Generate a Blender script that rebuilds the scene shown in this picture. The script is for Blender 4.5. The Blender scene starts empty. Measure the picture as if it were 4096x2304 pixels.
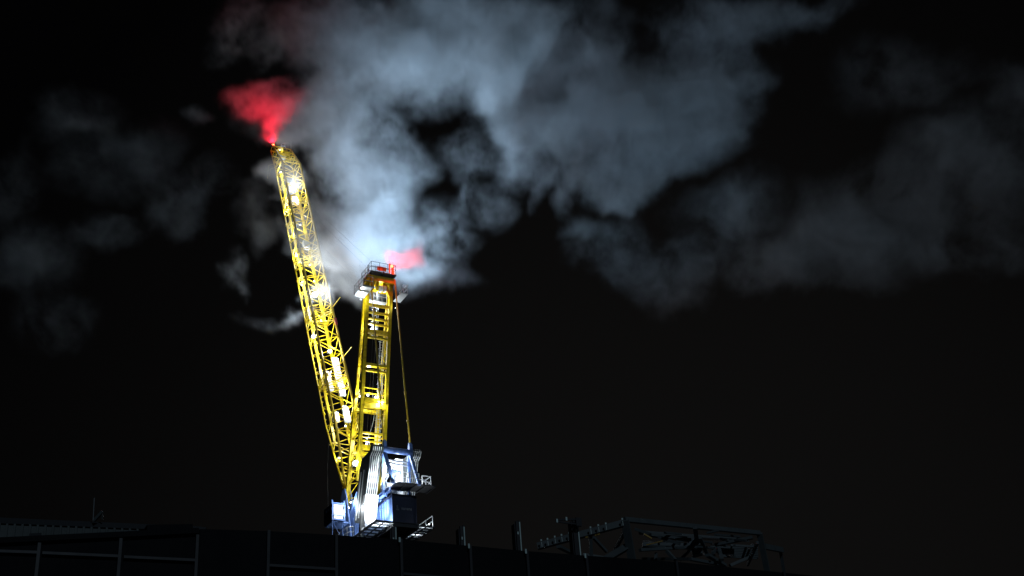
import bpy, bmesh, math, random
from mathutils import Vector, Matrix
random.seed(7)
SC = bpy.context.scene
COL = SC.collection
PI = math.pi

# ---------------------------------------------------------------- render / camera
SC.render.engine = 'CYCLES'
SC.cycles.use_denoising = True
SC.cycles.denoiser = 'OPENIMAGEDENOISE'
SC.cycles.denoising_prefilter = 'ACCURATE'
SC.cycles.max_bounces = 4
SC.cycles.diffuse_bounces = 2
SC.cycles.glossy_bounces = 2
SC.cycles.volume_bounces = 1
SC.cycles.sample_clamp_indirect = 4.0
SC.cycles.volume_step_rate = 2.0
SC.cycles.volume_max_steps = 256
SC.cycles.use_light_tree = True
SC.cycles.use_adaptive_sampling = False
SC.view_settings.view_transform = 'Standard'
SC.view_settings.look = 'None'
SC.view_settings.exposure = 0
SC.view_settings.gamma = 1

FPX = 5000.0                                   # focal length in pixels of the 4096 px wide photograph
PITCH = math.atan(FPX / 9619.0)
ROLL = math.atan2(.0746, .9972)
CAMZ = 1.6
cam_d = bpy.data.cameras.new('camera')
cam_d.sensor_width = 36
cam_d.lens = FPX / 4096 * 36
cam_d.clip_start = .1
cam_d.clip_end = 5000
cam = bpy.data.objects.new('camera', cam_d)
COL.objects.link(cam)
cam.matrix_world = Matrix.Translation((0, 0, CAMZ)) @ Matrix.Rotation(PITCH + PI / 2, 4, 'X') @ Matrix.Rotation(-ROLL, 4, 'Z')
SC.camera = cam


def at(px, py, z):
    """World point seen at photograph pixel (px, py), z metres along the optical axis."""
    dx, dy = px - 2048., py - 1152.
    a = (dx * .9972 + dy * -.0746) / FPX
    b = (dx * -.0746 + dy * -.9972) / FPX
    return Vector((a * z, (math.cos(PITCH) - b * math.sin(PITCH)) * z, CAMZ + (math.sin(PITCH) + b * math.cos(PITCH)) * z))


# ---------------------------------------------------------------- materials
def mat(name, col, rough=.5, metal=0., noise=.12, nscale=3., bump=0., spec=.5, dirt=None):
    m = bpy.data.materials.new(name)
    m.use_nodes = True
    nt = m.node_tree
    b = nt.nodes['Principled BSDF']
    b.inputs['Roughness'].default_value = rough
    b.inputs['Metallic'].default_value = metal
    b.inputs['Specular IOR Level'].default_value = spec
    tc = nt.nodes.new('ShaderNodeTexCoord')
    n = nt.nodes.new('ShaderNodeTexNoise')
    n.inputs['Scale'].default_value = nscale
    n.inputs['Detail'].default_value = 6
    n.inputs['Roughness'].default_value = .65
    nt.links.new(tc.outputs['Object'], n.inputs['Vector'])
    r = nt.nodes.new('ShaderNodeValToRGB')
    d = dirt or tuple(c * (1 - 2.5 * noise) for c in col)
    r.color_ramp.elements[0].position = .3
    r.color_ramp.elements[0].color = (*d, 1)
    r.color_ramp.elements[1].position = .52
    r.color_ramp.elements[1].color = (*col, 1)
    nt.links.new(n.outputs['Fac'], r.inputs['Fac'])
    nt.links.new(r.outputs['Color'], b.inputs['Base Color'])
    mr = nt.nodes.new('ShaderNodeMapRange')
    mr.inputs['To Min'].default_value = min(1, rough + .15)
    mr.inputs['To Max'].default_value = max(.1, rough - .12)
    nt.links.new(n.outputs['Fac'], mr.inputs['Value'])
    nt.links.new(mr.outputs['Result'], b.inputs['Roughness'])
    if bump:
        bp = nt.nodes.new('ShaderNodeBump')
        bp.inputs['Strength'].default_value = bump
        bp.inputs['Distance'].default_value = .02
        nt.links.new(n.outputs['Fac'], bp.inputs['Height'])
        nt.links.new(bp.outputs['Normal'], b.inputs['Normal'])
    return m


def glow(name, col, strength):
    m = bpy.data.materials.new(name)
    m.use_nodes = True
    b = m.node_tree.nodes['Principled BSDF']
    b.inputs['Base Color'].default_value = (.02, .02, .02, 1)
    b.inputs['Emission Color'].default_value = (*col, 1)
    b.inputs['Emission Strength'].default_value = strength
    m.cycles.emission_sampling = 'NONE'      # each bulb has a lamp of its own that lights the scene
    return m


M = dict(
    yellow=mat('yellow_paint', (.77, .565, .006), .42, 0, .1, 1.6, .15, dirt=(.36, .22, .010)),
    yellow_dull=mat('dull_yellow_paint', (.50, .34, .010), .55, 0, .14, 2.2, .2),  # duller yellow, also stands in for shade on the jib's rear chords
    blue=mat('blue_paint', (.14, .245, .56), .45, 0, .12, 1.5, .1),
    navy=mat('shaded_blue_cladding', (.005, .009, .036), .6, 0, .12, 1.3, .1),  # house blue darkened, shade of the unlit rear put into the colour
    white=mat('white_paint', (.72, .74, .74), .5, 0, .08, 2., .1),
    slab=mat('counterweight_grey', (.032, .04, .04), .7, 0, .12, 1.8, .2),
    slab_edge=mat('counterweight_white_edge', (.72, .76, .74), .6, 0, .08, 4., .1),
    galv=mat('galvanised_steel', (.52, .55, .57), .45, .35, .1, 6., .1),
    dark=mat('dark_steel', (.03, .032, .036), .5, .2, .1, 3., .1),
    rope=mat('steel_rope', (.06, .06, .06), .5, .5, .1, 8.),
    black=mat('black_barrier_cladding', (.006, .006, .0075), .75, 0, .1, .7, .1, .15),
    post=mat('barrier_post_steel', (.023, .022, .026), .5, 0, .15, 2., .1),
    truss=mat('truss_grey_steel', (.085, .10, .105), .6, 0, .12, 1.2, .1),
    clad=mat('grey_ribbed_cladding', (.085, .098, .098), .6, 0, .12, .6, .05),
    red=mat('red_paint', (.55, .02, .03), .4, 0, .1, 3.),
    orange=mat('orange_board', (.75, .2, .02), .5, 0, .1, 3.),
    glass=mat('dark_cab_glass', (.02, .03, .05), .15, 0, .05, 2.),
    hose=mat('grey_hose', (.3, .34, .34), .5, 0, .05, 6.),
    logo=mat('faded_white_lettering', (.20, .21, .23), .7, 0, .2, 5.),
    tag=mat('pale_plate_and_lit_edge', (.55, .68, .66), .5, 0, .1, 5.),
    brass=mat('yellow_brown_brace', (.35, .2, .02), .5, 0, .1, 3.),
    ground=mat('ground_gravel', (.05, .048, .045), .9, 0, .2, .4, .3),
    asphalt=mat('asphalt', (.05, .05, .052), .9, 0, .15, 2., .3),
    lamp=glow('lamp_white', (.88, .95, 1.), 12.),
    lamp_soft=glow('lamp_white_soft', (.9, .95, 1.), 4.),
    beacon=glow('beacon_red', (1., .10, .04), 12.),
)


# ---------------------------------------------------------------- mesh builder
class MB:
    """Collects bars, tubes and boxes and links them as ONE mesh object."""

    def __init__(s):
        s.v, s.f = [], []

    def _add(s, vs, fs):
        k = len(s.v)
        s.v += [tuple(p) for p in vs]
        s.f += [tuple(i + k for i in f) for f in fs]

    def box(s, x0, x1, y0, y1, z0, z1):
        vs = [(x, y, z) for z in (z0, z1) for y in (y0, y1) for x in (x0, x1)]
        s._add(vs, [(0, 2, 3, 1), (4, 5, 7, 6), (0, 1, 5, 4), (2, 6, 7, 3), (0, 4, 6, 2), (1, 3, 7, 5)])
        return s

    def bar(s, p, q, w, h=None, up=(0, 0, 1)):
        p, q = Vector(p), Vector(q)
        h = h or w
        a = (q - p).normalized()
        u = Vector(up)
        if abs(a.dot(u)) > .97:
            u = Vector((1, 0, 0))
        x = a.cross(u).normalized() * w / 2
        y = x.cross(a).normalized() * h / 2
        vs = [c + sx * x + sy * y for c in (p, q) for sx, sy in ((-1, -1), (1, -1), (1, 1), (-1, 1))]
        s._add(vs, [(3, 2, 1, 0), (4, 5, 6, 7), (0, 1, 5, 4), (1, 2, 6, 5), (2, 3, 7, 6), (3, 0, 4, 7)])
        return s

    def tube(s, pts, r, n=8):
        pts = [Vector(p) for p in pts]
        rings = []
        for i, p in enumerate(pts):
            a = (pts[min(i + 1, len(pts) - 1)] - pts[max(i - 1, 0)]).normalized()
            u = Vector((0, 0, 1)) if abs(a.z) < .95 else Vector((1, 0, 0))
            x = a.cross(u).normalized()
            y = x.cross(a).normalized()
            rings.append([p + r * (math.cos(2 * PI * k / n) * x + math.sin(2 * PI * k / n) * y) for k in range(n)])
        k0 = len(s.v)
        s.v += [tuple(p) for g in rings for p in g]
        for i in range(len(pts) - 1):
            for k in range(n):
                k1 = (k + 1) % n
                s.f.append((k0 + i * n + k, k0 + i * n + k1, k0 + (i + 1) * n + k1, k0 + (i + 1) * n + k))
        s.f.append(tuple(k0 + k for k in reversed(range(n))))
        s.f.append(tuple(k0 + (len(pts) - 1) * n + k for k in range(n)))
        return s

    def prism(s, poly, x0, x1):
        """polygon in (y, z) pushed along x."""
        n = len(poly)
        vs = [(x0, y, z) for y, z in poly] + [(x1, y, z) for y, z in poly]
        s._add(vs, [tuple(range(n)), tuple(range(2 * n - 1, n - 1, -1))] +
               [(i, i + n, (i + 1) % n + n, (i + 1) % n) for i in range(n)])
        return s

    def sphere(s, c, r, n=10, m=6, sz=1.):
        k0 = len(s.v)
        c = Vector(c)
        for j in range(m + 1):
            t = PI * j / m
            for k in range(n):
                p = 2 * PI * k / n
                s.v.append(tuple(c + Vector((r * math.sin(t) * math.cos(p), r * math.sin(t) * math.sin(p), r * sz * math.cos(t)))))
        for j in range(m):
            for k in range(n):
                k1 = (k + 1) % n
                s.f.append((k0 + j * n + k, k0 + (j + 1) * n + k, k0 + (j + 1) * n + k1, k0 + j * n + k1))
        return s

    def build(s, name, material, parent=None, smooth=False):
        me = bpy.data.meshes.new(name)
        me.from_pydata(s.v, [], s.f)
        bm = bmesh.new()
        bm.from_mesh(me)
        bmesh.ops.remove_doubles(bm, verts=bm.verts, dist=1e-6)
        bmesh.ops.recalc_face_normals(bm, faces=bm.faces)
        bm.to_mesh(me)
        bm.free()
        me.materials.append(material)
        if smooth:
            for p in me.polygons:
                p.use_smooth = True
        o = bpy.data.objects.new(name, me)
        COL.objects.link(o)
        if parent is not None:
            o.parent = parent
        return o


def tag(o, label=None, cat=None, group=None, kind=None):
    if label:
        o['label'] = label
    if cat:
        o['category'] = cat
    if group:
        o['group'] = group
    if kind:
        o['kind'] = kind
    return o


def empty(name, loc, rz=0):
    o = bpy.data.objects.new(name, None)
    o.location = loc
    o.rotation_euler = (0, 0, rz)
    o.empty_display_size = .5
    COL.objects.link(o)
    return o


# ---------------------------------------------------------------- setting: ground, road
g = MB().box(-900, 900, -300, 1500, -.5, 0).build('ground', M['ground'])
tag(g, kind='structure')
rd = MB().box(-900, 900, -6, 9, .0, .004).build('road', M['asphalt'])
tag(rd, kind='structure')

# ---------------------------------------------------------------- the crane
A0 = Vector((-13.131, 117.704, 39.679))       # rear left edge of the machinery house
crane = empty('tower_crane', A0, math.radians(30))
tag(crane, 'tall yellow luffing tower crane with blue machine deck, lit up at night inside drifting steam', 'tower crane')
CM = Matrix.Translation(A0) @ Matrix.Rotation(math.radians(30), 4, 'Z')
XC = .8
XL, XR = -.575, 2.17


def lamp_light(p, watts, col=(.86, .93, 1.), r=.08, kind='POINT', aim=None, angle=120, blend=.5):
    d = bpy.data.lights.new('crane_lamp_and_fill', kind)
    d.energy = watts
    d.color = col
    d.shadow_soft_size = r
    o = bpy.data.objects.new('crane_lamp_and_fill', d)
    COL.objects.link(o)
    o.location = CM @ Vector(p)
    if kind == 'SPOT':
        d.spot_size = math.radians(angle)
        d.spot_blend = blend
        dirw = (CM.to_3x3() @ Vector(aim)).normalized()
        o.rotation_euler = dirw.to_track_quat('-Z', 'Y').to_euler()
    return o


# ---- tower mast below the deck
mast = MB()
for x in (-.6, 2.2):
    for y in (4.6, 7.4):
        mast.tube([(x, y, -A0.z), (x, y, -2.6)], .17)
zz = -A0.z
side = 0
while zz < -5:
    for (x0, y0, x1, y1) in ((-.6, 4.6, 2.2, 4.6), (2.2, 4.6, 2.2, 7.4), (2.2, 7.4, -.6, 7.4), (-.6, 7.4, -.6, 4.6)):
        mast.tube([(x0, y0, zz), (x1, y1, zz)], .06, 6)
        if side % 2:
            mast.tube([(x0, y0, zz), (x1, y1, zz + 2.6)], .06, 6)
        else:
            mast.tube([(x1, y1, zz), (x0, y0, zz + 2.6)], .06, 6)
    side += 1
    zz += 2.6
mast.build('tower_mast', M['yellow_dull'], crane)
MB().tube([(XC, 6, -2.9), (XC, 6, -2.1)], 1.9, 28).build('slew_ring', M['dark'], crane)

# ---- deck
deck = MB()
for x in (-.15, 2.35):
    deck.box(x - .14, x + .14, -.4, 10.5, -2.05, -1.6)
yy = -.25
while yy < 10.4:
    deck.box(-.008, 2.208, yy - .08, yy + .08, -1.98, -1.64)
    yy += .95
deck.box(-.28, 2.5, -.4, 10.5, -1.596, -1.54)
deck_o = deck.build('machine_deck', M['dark'], crane)
# front brackets of the deck that carry the boom foot
fb = MB()
for x in (XL, XR):
    fb.prism([(8.6, -1.5), (12.2, -1.5), (11.6, 4.7), (11.25, 5.3), (10.7, 5.3), (10.3, 4.6)], x - .36, x - .2)
    fb.prism([(8.6, -1.5), (12.2, -1.5), (11.6, 4.7), (11.25, 5.3), (10.7, 5.3), (10.3, 4.6)], x + .2, x + .36)
    fb.bar((x, 7.6, 3.9), (x, 10.6, 1.2), .4, .35)
    fb.bar((x, 7.7, 3.6), (x, 8.6, -1.5), .45, .4)
fb.build('jib_bracket', M['blue'], crane)


def walkway(x0, x1, y0, y1, z, railside, name='walkway'):
    fr = MB()
    for x in (x0, x1):
        fr.box(x - .05, x + .05, y0, y1, z - .1, z + .1)
    n = 6
    for k in range(n + 1):
        y = y0 + (y1 - y0) * k / n
        fr.box(x0 + .05, x1 - .05, y - .04, y + .04, z - .09, z + .06)
    fr.box((x0 + x1) / 2 - .025, (x0 + x1) / 2 + .025, y0 + .05, y1 - .05, z - .095, z + .02)
    w = fr.build(name, M['dark'], crane)
    gr = MB()
    y = y0 + .1
    while y < y1:
        gr.box(x0 + .05, x1 - .05, y - .008, y + .008, z + .07, z + .10)
        y += .09
    x = x0 + .1
    while x < x1:
        gr.box(x - .006, x + .006, y0, y1, z + .062, z + .068)
        x += .16
    gr.build('grating', M['galv'], w)
    return w


def railing(pts, h, parent, name='railing', r=.028, mid=True, material=None, every=1.3):
    mb = MB()
    for p, q in zip(pts[:-1], pts[1:]):
        p, q = Vector(p), Vector(q)
        n = max(1, round((q - p).length / every))
        for k in range(n + 1):
            c = p.lerp(q, k / n)
            mb.tube([c, c + Vector((0, 0, h))], r, 6)
        for zz in ((h, h * .52) if mid else (h,)):
            mb.tube([p + Vector((0, 0, zz)), q + Vector((0, 0, zz))], r, 6)
    return mb.build(name, material or M['galv'], parent)


wl = walkway(-2.12, -.32, -.7, 5.2, -1.7, -1)
wr = walkway(2.52, 4.2, -.25, 4.5, -1.7, 1)
railing([(4.2, 3.2, -1.6), (4.2, .1, -1.6)], 1.15, wr, r=.04)
rl = MB()
front = walkway(-2.6, -.3, 5.6, 9.4, -1.7, -1)
railing([(-2.1, 5.3, -1.6), (-2.6, 5.7, -1.6), (-2.6, 9.3, -1.6), (-.4, 9.3, -1.6)], 1.1, front, r=.04)

# ---- machinery house (rear face darkened in colour for shade, with lettering, ribbed pale blue flank)
hb = MB().box(.03, 2.4, .0, 4.9, -1.5, 1.42)
house = hb.build('machinery_house', M['navy'], crane)
flank = MB()
y = .06
k = 0
while y < 4.45:
    d = .02 if k % 2 else -.045
    d2 = -.045 if k % 2 else .02
    flank._add([(d - .02, y, -1.48), (d - .02, y + .24, -1.48), (d - .02, y + .24, 1.2), (d - .02, y, 1.2), (.03, y, -1.48), (.03, y + .24, -1.48), (.03, y + .24, 1.2), (.03, y, 1.2)],
               [(0, 1, 2, 3), (0, 3, 7, 4), (1, 5, 6, 2), (3, 2, 6, 7)])
    flank._add([(d - .02, y + .24, -1.48), (d2 - .02, y + .32, -1.48), (d2 - .02, y + .32, 1.2), (d - .02, y + .24, 1.2)], [(0, 1, 2, 3)])
    y += .32
    k += 1
flank.build('ribbed_side_panel', M['blue'], house)
tr = MB()
tr.box(-.16, .06, -.04, 4.6, 1.22, 1.40)
tr.box(-.12, .03, -.035, .045, -1.52, 1.22)
tr.box(2.36, 2.46, -.04, .05, -1.52, 1.40)
tr.box(.06, 2.36, -.035, .03, 1.3, 1.40)
tr.build('corner_trim', M['navy'], house)
gd = MB()
gd.box(-.42, -.2, .1, 4.8, 1.74, 2.02)
gd.box(-.5, -.12, .08, 4.85, 2.022, 2.07)
gd.box(-.5, -.12, .08, 4.85, 1.69, 1.738)
for y in (1., 2.6, 4.2):
    gd.box(-.36, -.24, y - .08, y + .08, 1.402, 1.688)
gd.build('girder', M['blue'], crane)


def text_mesh(body, size, name, parent, material, loc, extrude=.01):
    c = bpy.data.curves.new(name, 'FONT')
    c.body = body
    c.size = size
    c.extrude = extrude
    c.offset = .006
    t = bpy.data.objects.new(name, c)
    COL.objects.link(t)
    bpy.context.view_layer.update()
    me = bpy.data.meshes.new_from_object(t.evaluated_get(bpy.context.evaluated_depsgraph_get()))
    bpy.data.objects.remove(t)
    me.name = name
    me.materials.clear()
    me.materials.append(material)
    o = bpy.data.objects.new(name, me)
    COL.objects.link(o)
    o.parent = parent
    o.location = loc
    o.rotation_euler = (PI / 2, 0, 0)
    return o


text_mesh('sarens', .44, 'lettering', house, M['logo'], (.82, -.016, -.14))
em = MB()
em.box(.26, .60, -.016, .0, -.22, -.17)
em.box(.26, .60, -.016, .0, -.13, -.09)
em.build('emblem_bars', M['logo'], house)
text_mesh('S', .42, 'emblem', house, M['logo'], (.30, -.016, -.04))

# ---- counterweight slabs: two stacks of leaning plates
PROF = [(.42, 6.30), (.62, 5.86), (1.28, 5.52), (1.68, 4.05), (2.62, 1.75), (3.52, -.75),
        (5.50, -.05), (4.85, 2.1), (4.30, 3.9), (3.95, 5.0), (3.30, 5.95), (1.35, 6.05), (.95, 6.55), (.55, 6.55)]


def slab_stack(xs, bands):
    for i, x in enumerate(xs):
        s = MB().prism(PROF, x - .078, x + .078).build('counterweight_slab', M['slab'], crane)
        e = MB()
        for (a, b) in zip(PROF[0:5], PROF[1:6]):
            e.bar((x, a[0] - .012, a[1]), (x, b[0] - .012, b[1]), .158, .05, up=(1, 0, 0))
        e.build('white_edge', M['slab_edge'], s)


slab_stack([-1.82 + .212 * k for k in range(6)], True)
slab_stack([2.28 + .212 * k for k in range(6)], True)
lines = MB()
for off in (1.0, 1.75):
    lines.bar((-1.904, 1.75 + off, 4.6), (-1.904, 3.3 + off, .05), .05, .16, up=(0, 1, 0))
lines.build('white_guide_strip', M['slab_edge'], crane)
lower = MB()
lower.prism([(2.35, 1.95), (3.42, -1.0), (3.9, -1.0), (2.9, 1.95)], -1.93, -.56)
lower.box(-1.98, -1.9, 2.6, 3.4, -1.2, 1.1)
lower.build('counterweight_block', M['white'], crane)
tailp = MB()
tailp.prism([(3.35, -.95), (3.75, -.95), (3.7, -2.1), (3.55, -2.3), (3.45, -2.1)], -1.96, -1.76)
tailp.build('hanging_link', M['white'], crane)

# ---- rear frame: cross beam, raking legs, posts
rf = MB()
rf.tube([(-.74, .42, 6.05), (2.34, .42, 6.05)], .30, 16)
frame = rf.build('rear_frame', M['blue'], crane, True)
for x in (-.6, 2.2):
    MB().bar((x, .93, 5.8), (x, 1.05, 1.5), .26, .24).build('post', M['blue'], frame)
    MB().bar((x, .52, 5.85), (x + .02, -1.35, 2.05), .22, .30, up=(1, 0, 0)).build('raking_leg', M['blue'], frame)
    MB().prism([(.2, 6.2), (.75, 6.2), (.72, 6.9), (.5, 7.15), (.3, 6.9)], x - .16, x + .16).build('stay_lug', M['blue'], frame)
MB().bar((-.55, 1.0, 5.2), (2.1, 1.0, 5.2), .12, .16).bar((-.55, 1.0, 4.85), (2.1, 1.0, 4.85), .14, .12) \
    .bar((-.1, 1.2, 4.8), (.1, 3.2, 2.3), .14).bar((.0, 2.2, 3.6), (1.1, 2.2, 5.3), .10).bar((-.3, 2.4, 2.4), (.95, 2.4, 4.9), .12) \
    .build('cross_brace', M['galv'], frame)

# ---- machinery inside the frame
win = MB()
win.box(1.35, 2.15, 2.3, 3.6, 2.25, 6.0)
win.build('switch_cabinet', M['white'], crane)
dr = MB().tube([(.2, 2.6, 2.9), (1.3, 2.6, 2.9)], .55, 18)
dr.tube([(.12, 2.6, 2.9), (.2, 2.6, 2.9)], .75, 18).tube([(1.3, 2.6, 2.9), (1.38, 2.6, 2.9)], .75, 18)
dr.build('winch_drum', M['galv'], crane)
MB()._add([], []) if False else None
hood = MB()
hood.prism([(1.4, 4.30), (2.6, 4.62), (2.6, 4.70), (1.4, 4.38)], .3, 1.6)
hood.bar((.4, 1.5, 2.2), (.4, 1.5, 4.3), .08).bar((1.5, 1.5, 2.2), (1.5, 1.5, 4.3), .08)
hood.build('canopy', M['blue'], crane)
pip = MB()
for i in range(9):
    x = .1 + random.random() * 1.9
    y = .6 + random.random() * .9
    pip.tube([(x, y, 2.22), (x, y, 2.22 + .5 + random.random() * 1.5)], .05 + .05 * random.random(), 8)
for i in range(5):
    x = .3 + random.random() * 1.5
    pip.box(x, x + .25, .9, 1.3, 2.22, 2.5 + random.random() * .8)
pip.build('pipework', M['galv'], crane)
for x in (.75, 1.15, 1.75):
    pass
MB().tube([(1.55, .55, 2.22), (1.55, .55, 2.72)], .10, 10).sphere((1.55, .55, 2.72), .10).tube([(1.36, .62, 2.22), (1.36, .62, 2.60)], .10, 10).build('fire_extinguisher', M['red'], crane)

# ---- rear platform with railings
pf = MB()
pf.box(-.15, 4.0, -1.3, .9, 2.14, 2.2)
for x in (-.1, .9, 1.9, 2.9, 3.95):
    pf.box(x - .05, x + .05, -1.28, .88, 2.02, 2.136)
platform = pf.build('rear_platform', M['dark'], crane)
railing([(.05, .7, 2.2), (.05, -1.2, 2.2), (2.3, -1.2, 2.2)], 1.1, platform, r=.035)
railing([(3.02, -.35, 2.2), (3.95, -.35, 2.2), (3.95, .8, 2.2), (3.02, .8, 2.2)], 1.25, platform, r=.05)
MB().bar((-.2, 1.5, 2.3), (-.2, 4.4, 2.3), .05).bar((-.2, 1.5, 2.8), (-.2, 4.4, 2.8), .05).bar((-.2, 1.5, 2.1), (-.2, 1.5, 2.8), .05) \
    .bar((-.2, 3., 2.1), (-.2, 3., 2.8), .05).bar((-.2, 4.4, 2.1), (-.2, 4.4, 2.8), .05).build('side_rail', M['white'], crane)
# clutter and cable drums on the flank of the deck
for i in range(7):
    y = 1.7 + .33 * i
    rr = .2 + .12 * random.random()
    x = -.4 + random.random() * .1
    MB().tube([(x + .08 * (j % 2), y + rr * math.cos(j * PI / 6), 2.1 + rr + .3 * (i % 3) + rr * math.sin(j * PI / 6)) for j in range(25)], .05, 6) \
        .build('cable_coil', M['white'], crane, True)
st = MB()
st.prism([(1.35, 5.1), (1.9, 5.1), (3.2, 2.0), (2.5, 2.0)], -.42, -.36)
st.build('yellow_side_plate', M['yellow'], crane)

# ---- cab
cb = MB().box(-4.0, -2.78, 6.05, 8.5, .35, 2.02)
cab = cb.build('operator_cab', M['navy'], crane)
MB().box(-3.9, -2.88, 6.015, 6.05, .82, 1.86).build('rear_panel', M['white'], cab)
cf = MB()
for x in (-4.03, -2.75):
    cf.box(x - .06, x + .06, 5.96, 6.06, .2, 2.3)
cf.box(-3.97, -2.81, 5.97, 6.04, 1.94, 2.06)
cf.box(-3.97, -2.81, 5.97, 6.04, .25, .42)
cf.box(-3.97, -2.81, 5.98, 6.04, .70, .78)
cf.build('cab_frame', M['blue'], cab)
MB().box(-3.82, -2.98, 6.01, 6.048, .46, .66).build('window', M['lamp_soft'], cab)
for y in (6.6, 7.2, 7.8):
    MB().box(-4.06, -4.002, y - .15, y + .15, 1.4, 1.7).build('side_window', M['glass'], cab)
MB().tube([(-4.0, 6.1, .2), (-4.0, 6.1, -1.6)], .05).tube([(-2.9, 6.1, .2), (-2.9, 6.1, -1.6)], .05).tube([(-4.0, 6.1, .1), (-2.3, 7.4, -1.5)], .04) \
    .box(-3.95, -2.2, 6.3, 8.3, .1, .25).build('cab_support', M['blue'], cab)

# ---- A-frame
def ry(z):                                     # rear legs
    return 6.65 - (z - 11.6) * .159


def fy(z):                                     # front legs
    return 9.45 - (z - 9.24) * .262


af = MB()
for x in (XL, XR):
    af.bar((x, ry(5.2), 5.2), (x, ry(27.3), 27.3), .34, .36, up=(1, 0, 0))
aframe = af.build('a_frame', M['yellow'], crane)
for x in (XL, XR):
    MB().bar((x, fy(2.5), 2.5), (x, fy(14), 14), .34, .42, up=(1, 0, 0)).bar((x, fy(14), 14), (x, fy(27.2), 27.2), .26, .3, up=(1, 0, 0)) \
        .build('front_leg', M['yellow'], aframe)
    lc = MB()
    z = 3.5
    k = 0
    while z < 22:
        dz = .75 if z < 15 else 1.2
        p = (x, fy(z), z) if k % 2 else (x, ry(z), z)
        q = (x, ry(z + dz), z + dz) if k % 2 else (x, fy(z + dz), z + dz)
        lc.tube([p, q], .045, 6)
        if k % 3 == 0:
            lc.tube([(x, fy(z), z), (x, ry(z), z)], .05, 6)
        z += dz
        k += 1
    lc.build('lacing', M['yellow'], aframe)


def beam(z, h, d, yoff=0., front=False):
    y = (fy(z) if front else ry(z)) + yoff
    return MB().box(XL + .172, XR - .172, y - d / 2, y + d / 2, z - h / 2, z + h / 2)


for z, h, d in ((24.4, .30, .25), (23.55, .22, .2), (22.85, .22, .2), (22.25, .2, .2), (21.35, .42, .5), (20.75, .22, .3), (17.65, .3, .45), (17.05, .22, .25),
                (15.15, .07, .07), (14.55, .07, .07), (13.75, .40, .8), (13.25, .55, .45), (10.3, .2, .2), (9.85, .09, .1), (9.45, .14, .2), (8.75, .45, .5), (8.1, .3, .3)):
    beam(z, h, d).build('cross_beam', M['yellow'], aframe)
for z in (26.4, 13.4, 8.9):
    beam(z, .35, .35, front=True).build('cross_beam', M['yellow'], aframe)
hd = MB()
hd.box(XL - .25, XR + .25, ry(27.5) - .4, ry(27.5) + .9, 27.0, 27.65)
for x in (XL + .55, XC - .25, XC + .35):
    hd.prism([(ry(27) - .3, 27.0), (ry(27) + .5, 27.0), (ry(27) + .3, 26.2), (ry(27), 26.0)], x - .1, x + .1)
hd.bar((XL + .1, ry(26.2), 25.9), (XL + .75, ry(26.9), 27.0), .22).bar((XR - .1, ry(26.2), 25.6), (XR - .85, ry(26.9), 27.0), .34)
hd.build('head_beam', M['yellow'], aframe)
sh = MB()
for x in (XC - .1, XC + .15, XC + .5):
    sh.tube([(x - .06, 3.9, 26.2), (x + .06, 3.9, 26.2)], .38, 18)
sh.build('sheave', M['white'], aframe)
# top platform
tp = MB().box(-.55, 2.45, 3.3, 4.5, 27.9, 27.96)
for x in (-.5, .9, 2.4):
    tp.box(x - .04, x + .04, 3.32, 4.48, 27.78, 27.896)
tpo = tp.build('top_platform', M['dark'], aframe)
railing([(-.5, 4.45, 27.96), (-.5, 3.35, 27.96), (2.4, 3.35, 27.96), (2.4, 4.45, 27.96), (-.5, 4.45, 27.96)], 1.15, aframe, r=.025, every=.95, material=M['dark'])
railing([(-1.15, 4.6, 26.9), (-1.15, 2.6, 26.9)], 1.15, aframe, r=.045)
MB().box(.35, 1.45, 3.7, 3.76, 28.35, 28.85).box(1.62, 1.7, 3.2, 3.5, 28.0, 29.2).box(2.05, 2.3, 3.65, 3.72, 28.0, 29.3).build('marker_board', M['orange'], aframe)
MB().sphere((1.96, 3.45, 29.0), .17, 12, 8).build('beacon', M['beacon'], aframe)
MB().tube([(1.96, 3.45, 27.98), (1.96, 3.45, 28.84)], .05).build('beacon_post', M['dark'], aframe)
# middle platform, both sides and behind the legs
mp = MB()
mp.box(-2.1, -.85, 1.95, 4.6, 25.14, 25.2).box(2.45, 3.3, 2.2, 4.4, 25.14, 25.2).box(-.35, 1.95, 4.95, 6.3, 25.14, 25.2)
for y in (2.0, 3.2, 4.5):
    mp.box(-2.08, -.87, y - .04, y + .04, 25.02, 25.137)
mpo = mp.build('service_platform', M['galv'], aframe)
railing([(-.9, 2., 25.2), (-2.05, 2., 25.2), (-2.05, 4.55, 25.2), (-.9, 4.55, 25.2)], 1.15, aframe, r=.04)
railing([(2.5, 2.25, 25.2), (3.25, 2.25, 25.2), (3.25, 4.35, 25.2)], 1.15, aframe, r=.035)
railing([(-.3, 6.2, 25.2), (1.9, 6.2, 25.2)], 1.15, aframe, r=.035)
railing([(-.35, 5.0, 25.2), (1.95, 5.0, 25.2)], 1.15, aframe, r=.03)


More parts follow.
